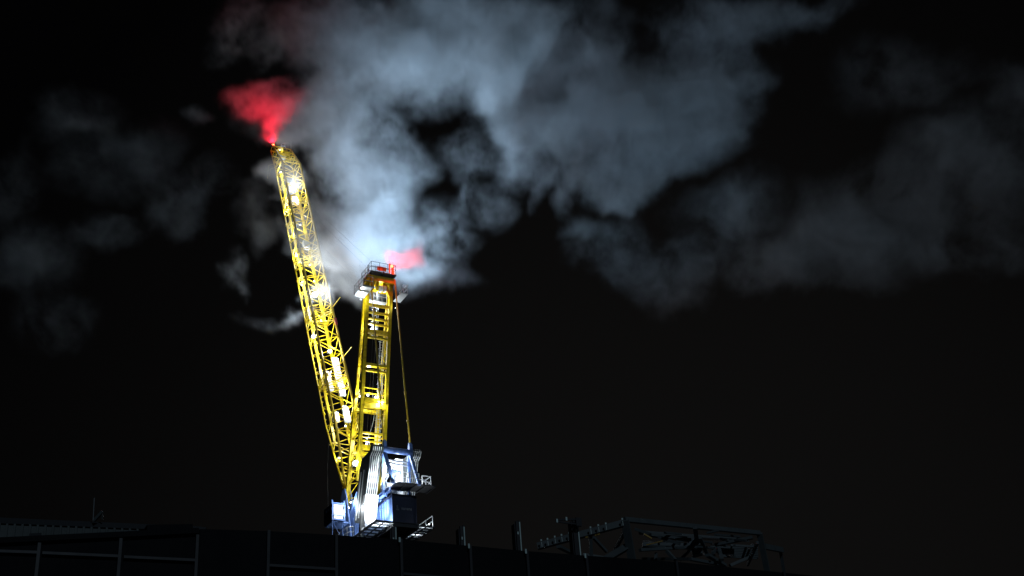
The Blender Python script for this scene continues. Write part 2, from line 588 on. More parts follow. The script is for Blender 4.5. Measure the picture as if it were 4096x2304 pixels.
def ladder(p, q, w, parent, cage=False, name='ladder'):
    p, q = Vector(p), Vector(q)
    mb = MB()
    for s in (-w / 2, w / 2):
        mb.tube([p + Vector((s, 0, 0)), q + Vector((s, 0, 0))], .03, 6)
    n = int((q - p).length / .3)
    for k in range(n + 1):
        c = p.lerp(q, k / n)
        mb.tube([c + Vector((-w / 2, 0, 0)), c + Vector((w / 2, 0, 0))], .02, 6)
    if cage:
        n = int((q - p).length / .75)
        for k in range(n + 1):
            c = p.lerp(q, k / n)
            mb.tube([c + Vector((w * .8 * math.cos(t), -.42 * math.sin(t) + 0, 0)) for t in [PI * i / 8 for i in range(9)]], .025, 5)
        for t in (.25, .5, .75):
            o = Vector((w * .8 * math.cos(PI * t), -.42 * math.sin(PI * t), 0))
            mb.tube([p + o, q + o], .02, 5)
    return mb.build(name, M['galv'], parent)


ladder((.75, 5.9, 21.2), (.75, 5.3, 26.2), .5, aframe, True)
ladder((1.55, ry(8.8) + .5, 8.8), (1.55, ry(20.6) + .5, 20.6), .42, aframe, True)
MB().tube([(.62 + .3 * (t / 10) ** 2.0, 7.2, 12.9 - t * .33) for t in range(0, 11)][::-1] and
          [(1.35 - .95 * (t / 12) ** 1.6, 7.6, 13.0 - t * .27) for t in range(13)], .035, 6).build('cable', M['hose'], aframe)
for x in (.2, .55):
    MB().tube([(x, 7.4, 8.0), (x + .25, 4.6, 25.9)], .018, 5).build('hoist_rope', M['rope'], crane)
# backstays
for x in (XL - .05, XR + .08):
    bs = MB().tube([(x, 3.35, 27.3), (x, .55, 6.7)], .085, 10)
    for z in (9.6, 13.0):
        y = .55 + (z - 6.7) * 2.8 / 20.6
        bs.tube([(x, y - .01, z - .15), (x, y + .02, z + .15)], .13, 10)
    bs.build('backstay', M['yellow_dull'], crane, True)

# ---- jib
N0 = Vector((0, 13.34, 12.22))
JA = Vector((0, 21.03, 47.92)).normalized()
JF = Vector((0, JA.z, -JA.y))
JD = 2.45


def J(x, s, d):
    v = N0 + JA * s + JF * d
    return Vector((x, v.y, v.z))


S0, S1 = 1.0, 54.2
jib = MB()
yk = M['yellow']
STEP = 2.96


def rear_d(s):
    if s < S0:
        return .04 + (S0 - s) / (S0 + 7.5) * .72
    if s > S1:
        return min(1.9, (s - S1) * .31)
    return 0.


def front_d(s):
    if s < 3.8:
        return JD - (3.8 - s) / (3.8 + 7.5) * 1.45
    if s > S1:
        return JD + (s - S1) * .055
    return JD


TOP = 60.8
chords = {}
for x in (XL, XR):
    for nm, fd, brk in (('rear', rear_d, S0), ('front', front_d, 3.8)):
        pts = [J(x, s, fd(s)) for s in (-7.4, brk, S1, TOP)]
        chords[(x, nm)] = pts
root = MB()
# lacing, all four faces
nodes = [S0 + STEP * k for k in range(int((S1 - S0) / STEP) + 1)]
joint = [k for k in range(len(nodes)) if k % 4 == 3]
LR_ = .056


def lace(p, q, r=LR_):
    root.tube([p, q], r * random.uniform(.85, 1.15), 6)


for k in range(len(nodes) - 1):
    a, b = nodes[k], nodes[k + 1]
    m = (a + b) / 2
    lace(J(XL, a, 0), J(XR, m, 0))
    lace(J(XR, m, 0), J(XL, b, 0))
    lace(J(XL, a, JD), J(XR, m, JD))
    lace(J(XR, m, JD), J(XL, b, JD))
    if not (3.0 < m < 14.5):
        lace(J(XL, a, 0), J(XL, m, JD))
        lace(J(XL, m, JD), J(XL, b, 0))
    lace(J(XR, a, JD), J(XR, m, 0))
    lace(J(XR, m, 0), J(XR, b, JD))
    if k in joint:
        for dd in (0, .42):
            for (p, q) in (((XL, 0), (XR, 0)), ((XR, 0), (XR, JD)), ((XR, JD), (XL, JD)), ((XL, JD), (XL, 0)), ((XL, 0), (XR, JD)), ((XL, JD), (XR, 0))):
                lace(J(p[0], a + dd, p[1]), J(q[0], a + dd, q[1]), .05)
        lace(J(XL, a, 0), J(XR, b, 0))
        lace(J(XL, a, JD), J(XL, b, 0))
        lace(J(XL, a - STEP / 2, JD), J(XR, a + STEP / 2, JD))
        lace(J(XR, a - STEP / 2, 0), J(XL, a, JD))
        lace(J(XL, a - STEP / 2, 0), J(XR, a + .1, 0))
# tapered foot
fs = [-7.2, -6.2, -5.2, -4.2, -3.1, -1.9, -.6, S0]
for i in range(len(fs) - 1):
    a, b = fs[i], fs[i + 1]
    for x in (XL, XR):
        if i % 2:
            lace(J(x, a, rear_d(a)), J(x, b, front_d(b)))
        else:
            lace(J(x, a, front_d(a)), J(x, b, rear_d(b)))
    if a > -6:
        for fd in (rear_d, front_d):
            if i % 2:
                lace(J(XL, a, fd(a)), J(XR, b, fd(b)))
            else:
                lace(J(XR, a, fd(a)), J(XL, b, fd(b)))
for fd in (rear_d, front_d):
    lace(J(XL, S0, fd(S0)), J(XR, S0, fd(S0)))
# head
hs = [nodes[-1], S1, 55.9, 57.6, 59.2, TOP]
for i in range(len(hs) - 1):
    a, b = hs[i], hs[i + 1]
    for x in (XL, XR):
        lace(J(x, a, rear_d(a)), J(x, b, front_d(b)))
        lace(J(x, b, front_d(b)), J(x, b, rear_d(b)))
    for fd in (rear_d, front_d):
        lace(J(XL, b, fd(b)), J(XR, b, fd(b)), .07)
        if i % 2:
            lace(J(XL, a, fd(a)), J(XR, b, fd(b)))
        else:
            lace(J(XR, a, fd(a)), J(XL, b, fd(b)))
jibo = root.build('jib', yk, crane)
for (x, nm), pts in chords.items():
    mb = MB().tube(pts, .135 if nm == 'rear' else .095, 10)
    for s in range(6, 54, 12):
        fd = rear_d if nm == 'rear' else front_d
        mb.tube([J(x, s - .14, fd(s)), J(x, s + .14, fd(s))], .165, 10)
    mb.build('chord', yk if nm == 'front' else M['yellow_dull'], jibo, True)  # rear chords duller: shade on their outer side put into the paint
# catwalk planks along the front face, cable tray
for x in (XL + .55, XR - .35):
    cw = MB()
    s = S0
    while s < S1 - .5:
        p, q = J(x, s, JD - .35), J(x, s + 2.9, JD - .35)
        cw.bar(p, q, .27, .04, up=tuple(JF))
        cw.bar(J(x - .135, s, JD - .30), J(x - .135, s + 2.9, JD - .30), .05, .1, up=tuple(JF))
        cw.bar(J(x + .135, s, JD - .30), J(x + .135, s + 2.9, JD - .30), .05, .1, up=tuple(JF))
        s += STEP
    cw.build('catwalk', yk, jibo)
for s in [4.5 + .95 * k for k in range(11)]:
    lug = MB().bar(J(XL - .1, s, front_d(s) - .1), J(XL + .08, s + .25, front_d(s) - .28), .09)
    lug.build('rope_lug', yk, jibo)
    MB().bar(J(XL + .6, s, JD - .1), J(XL + .75, s + .2, JD - .3), .09).build('rope_lug', yk, jibo)
# pale panels inside the lower jib (winch covers)
pn = MB()
for (x0, s0, s1, d) in ((.25, 9.3, 12.4, 1.75), (1.45, 8.2, 14.6, 1.35), (.2, 4.2, 5.6, 1.7), (1.4, 4.0, 6.4, 1.4)):
    pn.bar(J(x0 + .3, s0, d), J(x0 + .3, s1, d), .72, .3, up=tuple(JF))
pn.build('winch_cover', M['white'], jibo)
for (x0, s0, s1, d) in ((.6, 46.2, 47.6, 1.5), (.9, 36.2, 37.6, 1.5), (.3, 57.8, 58.8, 1.9)):
    MB().bar(J(x0 + .3, s0, d), J(x0 + .3, s1, d), .8, .5, up=tuple(JF)).build('equipment_box', M['white'], jibo)
for s, x in ((22.6, XR), (13.5, XR)):
    p = J(x, s, 0)
    MB().tube([p, p + Vector((0, -2.7, .12))], .05, 8).build('rope_guide', yk, jibo)
for s in (19.2,):
    MB().bar(J(XR + .02, s, -.02), J(XR + .02, s + 1.3, -.02), .26, .26, up=(1, 0, 0)).build('red_sleeve', M['red'], jibo)
# tip: beacon, mast, sheave guard
bt = J(XL + .2, 61.3, 2.1)
MB().sphere(bt, .19, 12, 8).build('beacon', M['beacon'], jibo)
MB().tube([J(XL + .2, 60.6, 2.1), bt], .05).build('beacon_post', M['dark'], jibo)
MB().tube([J(XR, 60.6, 1.9), J(XR, 60.6, 1.9) + Vector((0, 0, 1.6))], .02, 5).build('anemometer_mast', M['galv'], jibo)
MB().tube([J(.7, 60.7, 2.), J(.7, 60.7, 2.) + Vector((0, 0, .7))], .03, 5).build('anemometer_mast', M['galv'], jibo)
MB().tube([J(1.4, 60.7, 2.), J(1.4, 60.7, 2.) + Vector((0, 0, .5))], .03, 5).build('anemometer_mast', M['galv'], jibo)
hp = MB()
for x in (.1, .7, 1.3):
    c = J(x, 59.6, 1.9)
    hp.tube([c - Vector((.07, 0, 0)), c + Vector((.07, 0, 0))], .5, 18)
hp.build('head_sheave', M['yellow_dull'], jibo)
sg = MB()
e0 = J(XL - .1, 57.0, front_d(57))
sg.tube([J(XL, 57, front_d(57)), e0 + Vector((-.5, .6, 0)), e0 + Vector((-.6, .7, -2.2))], .025, 5).tube([J(XL, 56, front_d(56)), J(XL, 56, front_d(56)) + Vector((-.5, .6, 0)), J(XL, 56, front_d(56)) + Vector((-.55, .6, -1.2))], .025, 5)
sg.build('ladder_guard', M['yellow_dull'], jibo)
# thin ropes
ra = Vector((XC, 3.6, 27.7))
for dx in (-.95, .65):
    MB().tube([ra + Vector((dx, 0, 0)), J(XC + dx * .9, 46, .1)], .008, 5).build('luffing_rope', M['rope'], crane)
p = J(XL - .15, 1.2, 2.3)
MB().tube([p, p + Vector((.0, .3, -3.)), p + Vector((.15, .5, -8.2))], .025, 5).build('tag_rope', M['rope'], crane)

# ---- lamps on the crane: housing + bulb + light
JL = [  # x, s, d, watts, bulb size
    (.60, 25.6, .75, 1600, .36), (XL + .12, 18.1, 1.35, 600, .24), (.85, 14.8, .5, 800, .24),
    (.8, 11.9, 1.2, 160, .06), (1.75, 9.0, .6, 260, .08), (1.3, 5.4, .6, 420, .11), (.9, 2.4, .6, 260, .10),
    (.9, 49.4, 1.05, 420, .12), (.85, 46.6, 1.2, 420, .12), (XL + .25, 53.6, 1.6, 260, .09), (XL + .2, 44.9, 2.2, 160, .07),
    (1.0, 41.4, 1.55, 260, .09), (.9, 36.9, 1.7, 260, .08), (XL + .2, 34.5, 1.7, 420, .12), (1.1, 32.6, 1.5, 200, .06), (1.2, 29.2, 1.4, 260, .08),
    (XL + .2, 28.6, 1.9, 200, .09), (.2, 59.5, 1.6, 130, .09), (XL + .3, 39.5, 2.0, 150, .06), (.9, 21.2, 1.2, 120, .05), (XL + .3, -1.9, 1.4, 220, .12), (.3, -5.3, .9, 120, .05),
]
for x, s, d, w, r in JL:
    c = J(x, s, d)
    fl = MB().box(c.x - r * .9, c.x + r * .9, c.y + r * .75, c.y + r * 1.6, c.z - r * .8, c.z + r * .9).build('floodlight', M['dark'], jibo)
    MB().sphere(c, r, 10, 6, .8).build('bulb', M['lamp'], jibo)
    lamp_light(c + Vector((0, -r - .04, .0)), w * (2.2 if w > 300 else 1.4), r=r + .05)
CL = [  # crane lamps off the jib: x, y, z, watts, bulb size
    (-.75, 7.75, 7.15, 1500, .34),
    (.05, ry(14.3), 14.35, 160, .10), (.9, ry(14.2), 14.25, 160, .10), (1.25, ry(13.7) - .3, 13.6, 160, .09), (1.6, ry(13.7) - .3, 13.6, 160, .09),
    (-.3, fy(14.6) - .5, 14.7, 160, .10), (.3, ry(17.9) + .9, 17.3, 120, .06), (.2, ry(21.4) + .4, 21.9, 160, .07), (1.0, 4.6, 26.2, 120, .08),
    (.4, 7.6, 9.4, 300, .10), (-1.45, 4.2, 24.6, 80, .05), (.6, 5.8, 24.5, 200, .06), (2.7, 4.4, 24.4, 25, .03),
    (-1.0, .25, -1.36, 480, .07), (3.7, -.12, -1.42, 70, .05), (3.7, 2.6, -1.42, 70, .05),
    (1.1, 1.4, 5.55, 260, .08), (1.2, 1.7, 3.6, 200, .06), (.4, 1.6, 4.6, 180, .06), (3.1, 1.1, 6.72, 25, .05),  # last entry: added lamp on top of the slab stack
    (-2.55, 5.3, 1.4, 330, .06), (-1.2, 8.2, 3.0, 200, .07), (-1.6, 6.2, -1.3, 90, .06), (-.05, -.95, 2.30, 380, .05), (2.2, -.95, 2.30, 300, .05),  # last entry: lamp added to brighten the rear frame
]
for x, y, z, w, r in CL:
    fl = MB().box(x - r * .9, x + r * .9, y + r * .75, y + r * 1.6, z - r * .8, z + r * .9).build('floodlight', M['dark'], crane)
    MB().sphere((x, y, z), r, 10, 6, .8).build('bulb', M['lamp'], fl)
    lamp_light((x, y - r - .04, z), w * (1.7 if 8 < z < 27 else 1.), r=r + .05)
# added spots without fixtures, aimed to brighten steam and counterweight slabs
lamp_light((1.5, 6.6, 25.9), 165000, (.51, .75, 1.), .25, 'SPOT', (.36, .42, .835), 54, .75)
lamp_light((3.9, -.5, 3.6), 90000, (.42, .71, 1.), .3, 'SPOT', (.42, .25, .875), 55, .6)
lamp_light((-.95, .05, -1.2), 3200, (.86, .95, 1.), .1, 'SPOT', (-.02, .62, .55), 75, .7)
lamp_light((-.3, -1.25, 2.45), 5000, (.86, .95, 1.), .1, 'SPOT', (-.33, .75, .58), 75, .9)
lamp_light(J(XL - .3, 44., 1.2), 1000, (.80, .84, .9), .2, 'SPOT', (-.95, -.25, .15), 110, .8)
lamp_light(J(XL - .5, 22.0, 1.9), 2500, (.6, .82, 1.), .2, 'SPOT', (-.85, .0, .45), 130, .6)
# red obstruction beacons
lamp_light(bt + Vector((-.1, .0, .35)), 9500, (1., .012, .04), .15, 'SPOT', (-.12, .0, 1.), 125, .5)
lamp_light((1.95, 3.6, 29.3), 4800, (1., .02, .05), .15, 'SPOT', (.5, .2, .8), 120, .5)

lamp_light((1.9, 2.95, 28.45), 170, (1., .05, .03), .1)  # added red light without a beacon, reddens the A-frame head

# ---------------------------------------------------------------- barrier in front
BX = math.radians(-30)


def barrier_point(px, py):
    """where the sight line meets the barrier's plane (a vertical plane, receding to the right)."""
    o = Vector((0, 0, CAMZ))
    d = at(px, py, 1.) - o
    n = Vector((-math.sin(math.radians(28)), math.cos(math.radians(28)), 0))
    p0 = Vector((-2.8, 25., 0))
    t = (p0 - o).dot(n) / d.dot(n)
    return o + d * t


BR = Vector((math.cos(math.radians(28)), math.sin(math.radians(28)), 0))
BN = Vector((-math.sin(math.radians(28)), math.cos(math.radians(28)), 0))   # away from the camera
b0 = barrier_point(795, 2116)
barrier = empty('acoustic_barrier', (b0.x, b0.y, 0), math.radians(28))
tag(barrier, 'long black panelled barrier wall with steel posts standing up past its top edge', 'barrier wall')
BI = Matrix.Translation(barrier.location) @ Matrix.Rotation(math.radians(28), 4, 'Z')
BI = BI.inverted()


def bl(px, py):
    return BI @ barrier_point(px, py)


tops = [(795, 2116), (1072, 2124), (1342, 2140), (1600, 2158), (1876, 2183), (2103, 2204), (2340, 2222), (2700, 2247), (3130, 2290), (3500, 2330), (4100, 2400)]
L_ = [bl(*t) for t in tops]
for p, q in zip(L_[:-1], L_[1:]):
    mb = MB()
    mb._add([(p.x + .02, 0, 0), (q.x - .02, 0, 0), (q.x - .02, 0, q.z), (p.x + .02, 0, p.z), (p.x + .02, .12, 0), (q.x - .02, .12, 0), (q.x - .02, .12, q.z), (p.x + .02, .12, p.z)],
            [(0, 1, 2, 3), (7, 6, 5, 4), (3, 2, 6, 7), (0, 4, 5, 1), (1, 5, 6, 2), (0, 3, 7, 4)])
    mb.build('panel', M['black'], barrier)
stub = {1: (2120, 0), 2: (2135, 0), 3: (2098, 1), 4: (2097, 1), 5: (2078, 1), 6: (2070, 1)}
for k in range(1, 10):
    p = L_[k]
    ztop = p.z + .02
    if k in stub:
        ztop = bl(tops[k][0] - (16 if stub[k][1] else 0), stub[k][0]).z
    po = MB()
    po.box(p.x - .028, p.x + .028, -.07, -.02, 0, p.z)
    if k in stub and stub[k][1]:
        w = .125 if k < 6 else .16
        po.box(p.x - w, p.x - .06, .13, .17, p.z - .6, ztop)
        po.box(p.x - w - .02, p.x - w + .01, .172, .32, p.z - .6, ztop - .05)
        po.box(p.x - .058, p.x - .03, .125, .28, p.z - .6, ztop + .02)
    pobj = po.build('post', M['post'], barrier)
    if k in stub and stub[k][1]:
        MB().box(p.x - .056, p.x - .030, .108, .124, p.z + .03, ztop - .02).build('lit_edge_strip', M['tag'], pobj)  # pale strip paints the light caught along the post's edge
        MB().box(p.x - .06, p.x - .02, -.085, -.072, p.z - .08, p.z + .02).build('fixing_plate', M['tag'], pobj)
        MB().box(p.x - .11, p.x - .08, .115, .128, ztop - .3, ztop - .24).build('fixing_plate', M['tag'], pobj)
for (xa, ya, xb, yb) in ((1074, 2264, 1342, 2280), (1604, 2297, 1880, 2322)):
    p, q = bl(xa, ya), bl(xb, yb)
    MB().bar((p.x, -.045, p.z), (q.x, -.045, q.z), .05, .05).build('rail', M['post'], barrier)
p6 = L_[6]
z6 = bl(2324, 2078).z
br = MB().bar((p6.x - .1, 0, z6), (bl(2224, 2080).x, 0, bl(2224, 2080).z), .04, .04).bar((p6.x - .1, 0, z6 - .12), (bl(2224, 2086).x, 0, bl(2224, 2086).z), .03, .03)
br.box(p6.x - .16, p6.x - .02, -.03, .03, z6 - .16, z6 + .03)
bro = br.build('bracket_arm', M['post'], barrier)
ax = bl(2226, 2084)
MB().box(ax.x - .02, ax.x + .02, -.03, -.021, ax.z - .04, ax.z + .04).build('fixing_plate', M['tag'], bro)
MB().box(p6.x - .42, p6.x - .38, -.03, -.021, z6 - .06, z6 + .02).build('fixing_plate', M['tag'], bro)

# lower part on the left with a sloping top
ramp = empty('sloping_barrier', (b0.x, b0.y, 0), math.radians(28))
tag(ramp, 'lower black barrier with a sloping top rail, beside the tall barrier', 'barrier wall')
a, b = bl(-140, 2176), bl(786, 2132)
mb = MB()
mb._add([(a.x, 0, 0), (b.x, 0, 0), (b.x, 0, b.z), (a.x, 0, a.z), (a.x, .12, 0), (b.x, .12, 0), (b.x, .12, b.z), (a.x, .12, a.z)],
        [(0, 1, 2, 3), (7, 6, 5, 4), (3, 2, 6, 7), (0, 4, 5, 1), (1, 5, 6, 2), (0, 3, 7, 4)])
mb.build('panel', M['black'], ramp)
c0, c1 = bl(-140, 2172), bl(792, 2126)
MB().bar((c0.x, .03, c0.z), (c1.x, .03, c1.z), .22, .10).build('top_rail', M['black'], ramp)
for px, ty in ((157, 2168), (482, 2150), (788, 2136)):
    p = bl(px, ty)
    MB().box(p.x - .028, p.x + .028, -.07, -.02, 0, p.z - .03).build('post', M['post'], ramp)
for (xa, ya, xb, yb) in ((-140, 2203, 155, 2213), (160, 2214, 480, 2228), (486, 2230, 786, 2244)):
    p, q = bl(xa, ya), bl(xb, yb)
    MB().bar((p.x + .03, -.045, p.z), (q.x - .03, -.045, q.z), .045, .05).build('rail', M['post'], ramp)
# dark capping that ends at the corner of the tall barrier
p = bl(795, 2102)
MB().bar((bl(600, 2104).x, .4, bl(600, 2104).z), (p.x - .05, .4, p.z), .3, .2).build('capping', M['black'], ramp)

# ---------------------------------------------------------------- ribbed building behind the left barrier
q0, q1 = at(-120, 2086, 46), at(800, 2128, 46)
hx = (q1 - q0)
hx.z = 0
ang = math.atan2(hx.y, hx.x)
bld = empty('ribbed_shed', (q0.x, q0.y, 0), ang)
tag(bld, 'low grey shed with vertical ribbed metal cladding, showing above the sloping barrier', 'building')
Lw = hx.length
zt0, zt1 = q0.z, q1.z
wall = MB()
n = int(Lw / .28)
for k in range(n):
    x0, x1 = Lw * k / n, Lw * (k + 1) / n
    za, zb = zt0 + (zt1 - zt0) * k / n, zt0 + (zt1 - zt0) * (k + 1) / n
    for (u0, u1, dy) in ((0, .72, .06), (.72, 1., .0)):
        xa, xb = x0 + (x1 - x0) * u0, x0 + (x1 - x0) * u1
        wall._add([(xa, dy, 0), (xb, dy, 0), (xb, dy, zb), (xa, dy, za), (xa, .3, 0), (xb, .3, 0), (xb, .3, zb), (xa, .3, za)],
                  [(0, 1, 2, 3), (3, 2, 6, 7), (0, 3, 7, 4), (1, 5, 6, 2)])
wall.build('ribbed_wall', M['clad'], bld)
MB().bar((-.3, .2, zt0 + .09), (Lw + .2, .2, zt1 + .09), .40, .16).build('roof_edge', M['dark'], bld)
MB().box(Lw * .265, Lw * .315, -.06, -.005, 0, zt0 - .6).build('downpipe_panel', M['dark'], bld)
MB().bar((0, .3, zt0 + .2), (Lw, .3, zt1 + .2), .3, .1).box(0, Lw, .3, 12, 0, min(zt0, zt1)).build('roof', M['dark'], bld)
# antenna pole and bracket on the roof
pa, pb, pc, pd = at(372, 2084, 46), at(377, 1992, 46), at(410, 2046, 46), at(409, 2078, 46)
ant = empty('roof_aerial', (pa.x, pa.y, pa.z))
tag(ant, 'thin upright aerial pole on the shed roof beside a slanted metal bracket', 'aerial')
an = MB().tube([(0, 0, 0), tuple(pb - pa)], .018, 6)
an.build('pole', M['galv'], ant)
MB().bar((.03, 0, .0), tuple(pc - pa), .07, .12).bar(tuple(pc - pa), tuple(pd - pa), .05, .05).build('bracket', M['clad'], ant)

# ---------------------------------------------------------------- dark steel truss structure behind the barrier on the right
TZ = 60.
tr0 = at(2490, 2076, TZ)
truss = empty('steel_truss_frame', (tr0.x, tr0.y, 0))
tag(truss, 'dark unlit grey steel truss structure with braced columns, rising behind the black barrier', 'steel structure')


def tp_(px, py, dz=0.):
    v = at(px, py, TZ + dz) - tr0
    return Vector((v.x, v.y, at(px, py, TZ + dz).z))


main = MB()
main.bar(tp_(2496, 2078), tp_(3036, 2132, 8), .22, .22)
main.build('ridge_beam', M['truss'], truss)
MB().bar(tp_(2150, 2186, 0), tp_(2492, 2094, 0), .30, .30).build('rafter', M['truss'], truss)
MB().bar(tp_(2410, 2245, 0), tp_(2510, 2186, 0), .28, .3).bar(tp_(2330, 2222), tp_(2420, 2235), .2).build('lower_chord', M['truss'], truss)
MB().bar(tp_(2500, 2080), tp_(2530, 2250), .36, .36).bar(tp_(2530, 2250), Vector((tp_(2530, 2250).x, tp_(2530, 2250).y, 0)), .36, .36).build('column', M['truss'], truss)
MB().bar(tp_(3038, 2134, 8), tp_(3072, 2300, 8), .30, .30).bar(tp_(3072, 2300, 8), Vector((tp_(3072, 2300, 8).x, tp_(3072, 2300, 8).y, 0)), .30, .30).build('column', M['truss'], truss)
MB().bar(tp_(3120, 2195, 14), tp_(3140, 2310, 14), .18, .18).bar(tp_(3140, 2310, 14), Vector((tp_(3140, 2310, 14).x, tp_(3140, 2310, 14).y, 0)), .18, .18).build('column', M['truss'], truss)
MB().bar(tp_(2362, 2142), tp_(2366, 2240), .16, .16).bar(tp_(2366, 2240), Vector((tp_(2366, 2240).x, tp_(2366, 2240).y, 0)), .16, .16).build('column', M['truss'], truss)
MB().bar(tp_(3058, 2186, 9), tp_(3128, 2200, 14), .2, .3).build('end_beam', M['truss'], truss)
braces = [((2374, 2150), (2426, 2206)), ((2498, 2128), (2460, 2200)), ((2234, 2186), (2290, 2214)), ((2540, 2116), (2720, 2176)), ((2560, 2200), (2800, 2186)),
          ((2668, 2204), (2700, 2240)), ((2720, 2240), (2760, 2200)), ((2800, 2150), (2830, 2220)), ((2830, 2220), (2900, 2262)), ((2850, 2212), (2876, 2190)), ((2876, 2190), (2888, 2240)),
          ((2860, 2180), (3010, 2150)), ((3030, 2170), (2990, 2260)), ((2920, 2262), (3000, 2228)), ((2600, 2140), (2760, 2160)), ((2570, 2236), (2760, 2236)), ((2760, 2236), (2900, 2262)),
          ((2780, 2110), (2790, 2180)), ((2625, 2214), (2622, 2244)), ((2740, 2190), (2800, 2150))]
for i, (p, q) in enumerate(braces):
    MB().bar(tp_(*p, dz=1 + (i % 4)), tp_(*q, dz=1.5 + (i * 7 % 5)), .12 + .05 * (i % 3), .14).build('brace', M['truss'], truss)
rt = random.Random(3)
for i in range(26):
    px = 2545 + rt.random() * 470
    lo = 2086 + (px - 2496) * .1 + 10
    py = lo + rt.random() * 95
    L = 30 + rt.random() * 90
    sl = rt.choice((.12, .12, .10, -.22, .15))
    MB().bar(tp_(px, py, dz=2 + rt.random() * 9), tp_(min(px + L, 3020), py + sl * min(L, 55), dz=2 + rt.random() * 9), .06 + .06 * rt.random(), .10).build('brace', M['truss'], truss)
slats = MB()
for k in range(7):
    slats.bar(tp_(2840 + 8 * k, 2188 + 6 * k, 9), tp_(3030, 2190 + 7 * k, 10), .1, .12)
slats.bar(tp_(2570, 2180, 5), tp_(2790, 2184, 5), .4, .2).bar(tp_(2560, 2130, 7), tp_(2960, 2160, 9), .3, .14).bar(tp_(2760, 2190, 5), tp_(2800, 2180, 5), .6, 1.)
slats.build('floor_slat', M['truss'], truss)
for p, q, w_ in (((2575, 2136), (2606, 2154), .07), ((2380, 2142), (2400, 2136), .06), ((2342, 2150), (2352, 2148), .06), ((2585, 2180), (2650, 2164), .05)):
    MB().bar(tp_(*p, -.2), tp_(*q, -.2), w_).build('yellow_strut', M['brass'], truss)
for px, py in ((2219, 2147), (2246, 2140), (2276, 2132), (2362, 2110), (2393, 2101), (2423, 2094), (2489, 2076), (2190, 2156), (2165, 2161)):
    p = tp_(px, py, -.3)
    cl_ = MB().box(p.x - .035, p.x + .035, p.y - .02, p.y + .02, p.z - .045, p.z + .045)
    cl_.bar((p.x, p.y + .03, p.z), (p.x + .02, p.y + .06, p.z - .3), .025)
    cl_.build('clamp', M['tag'], truss)

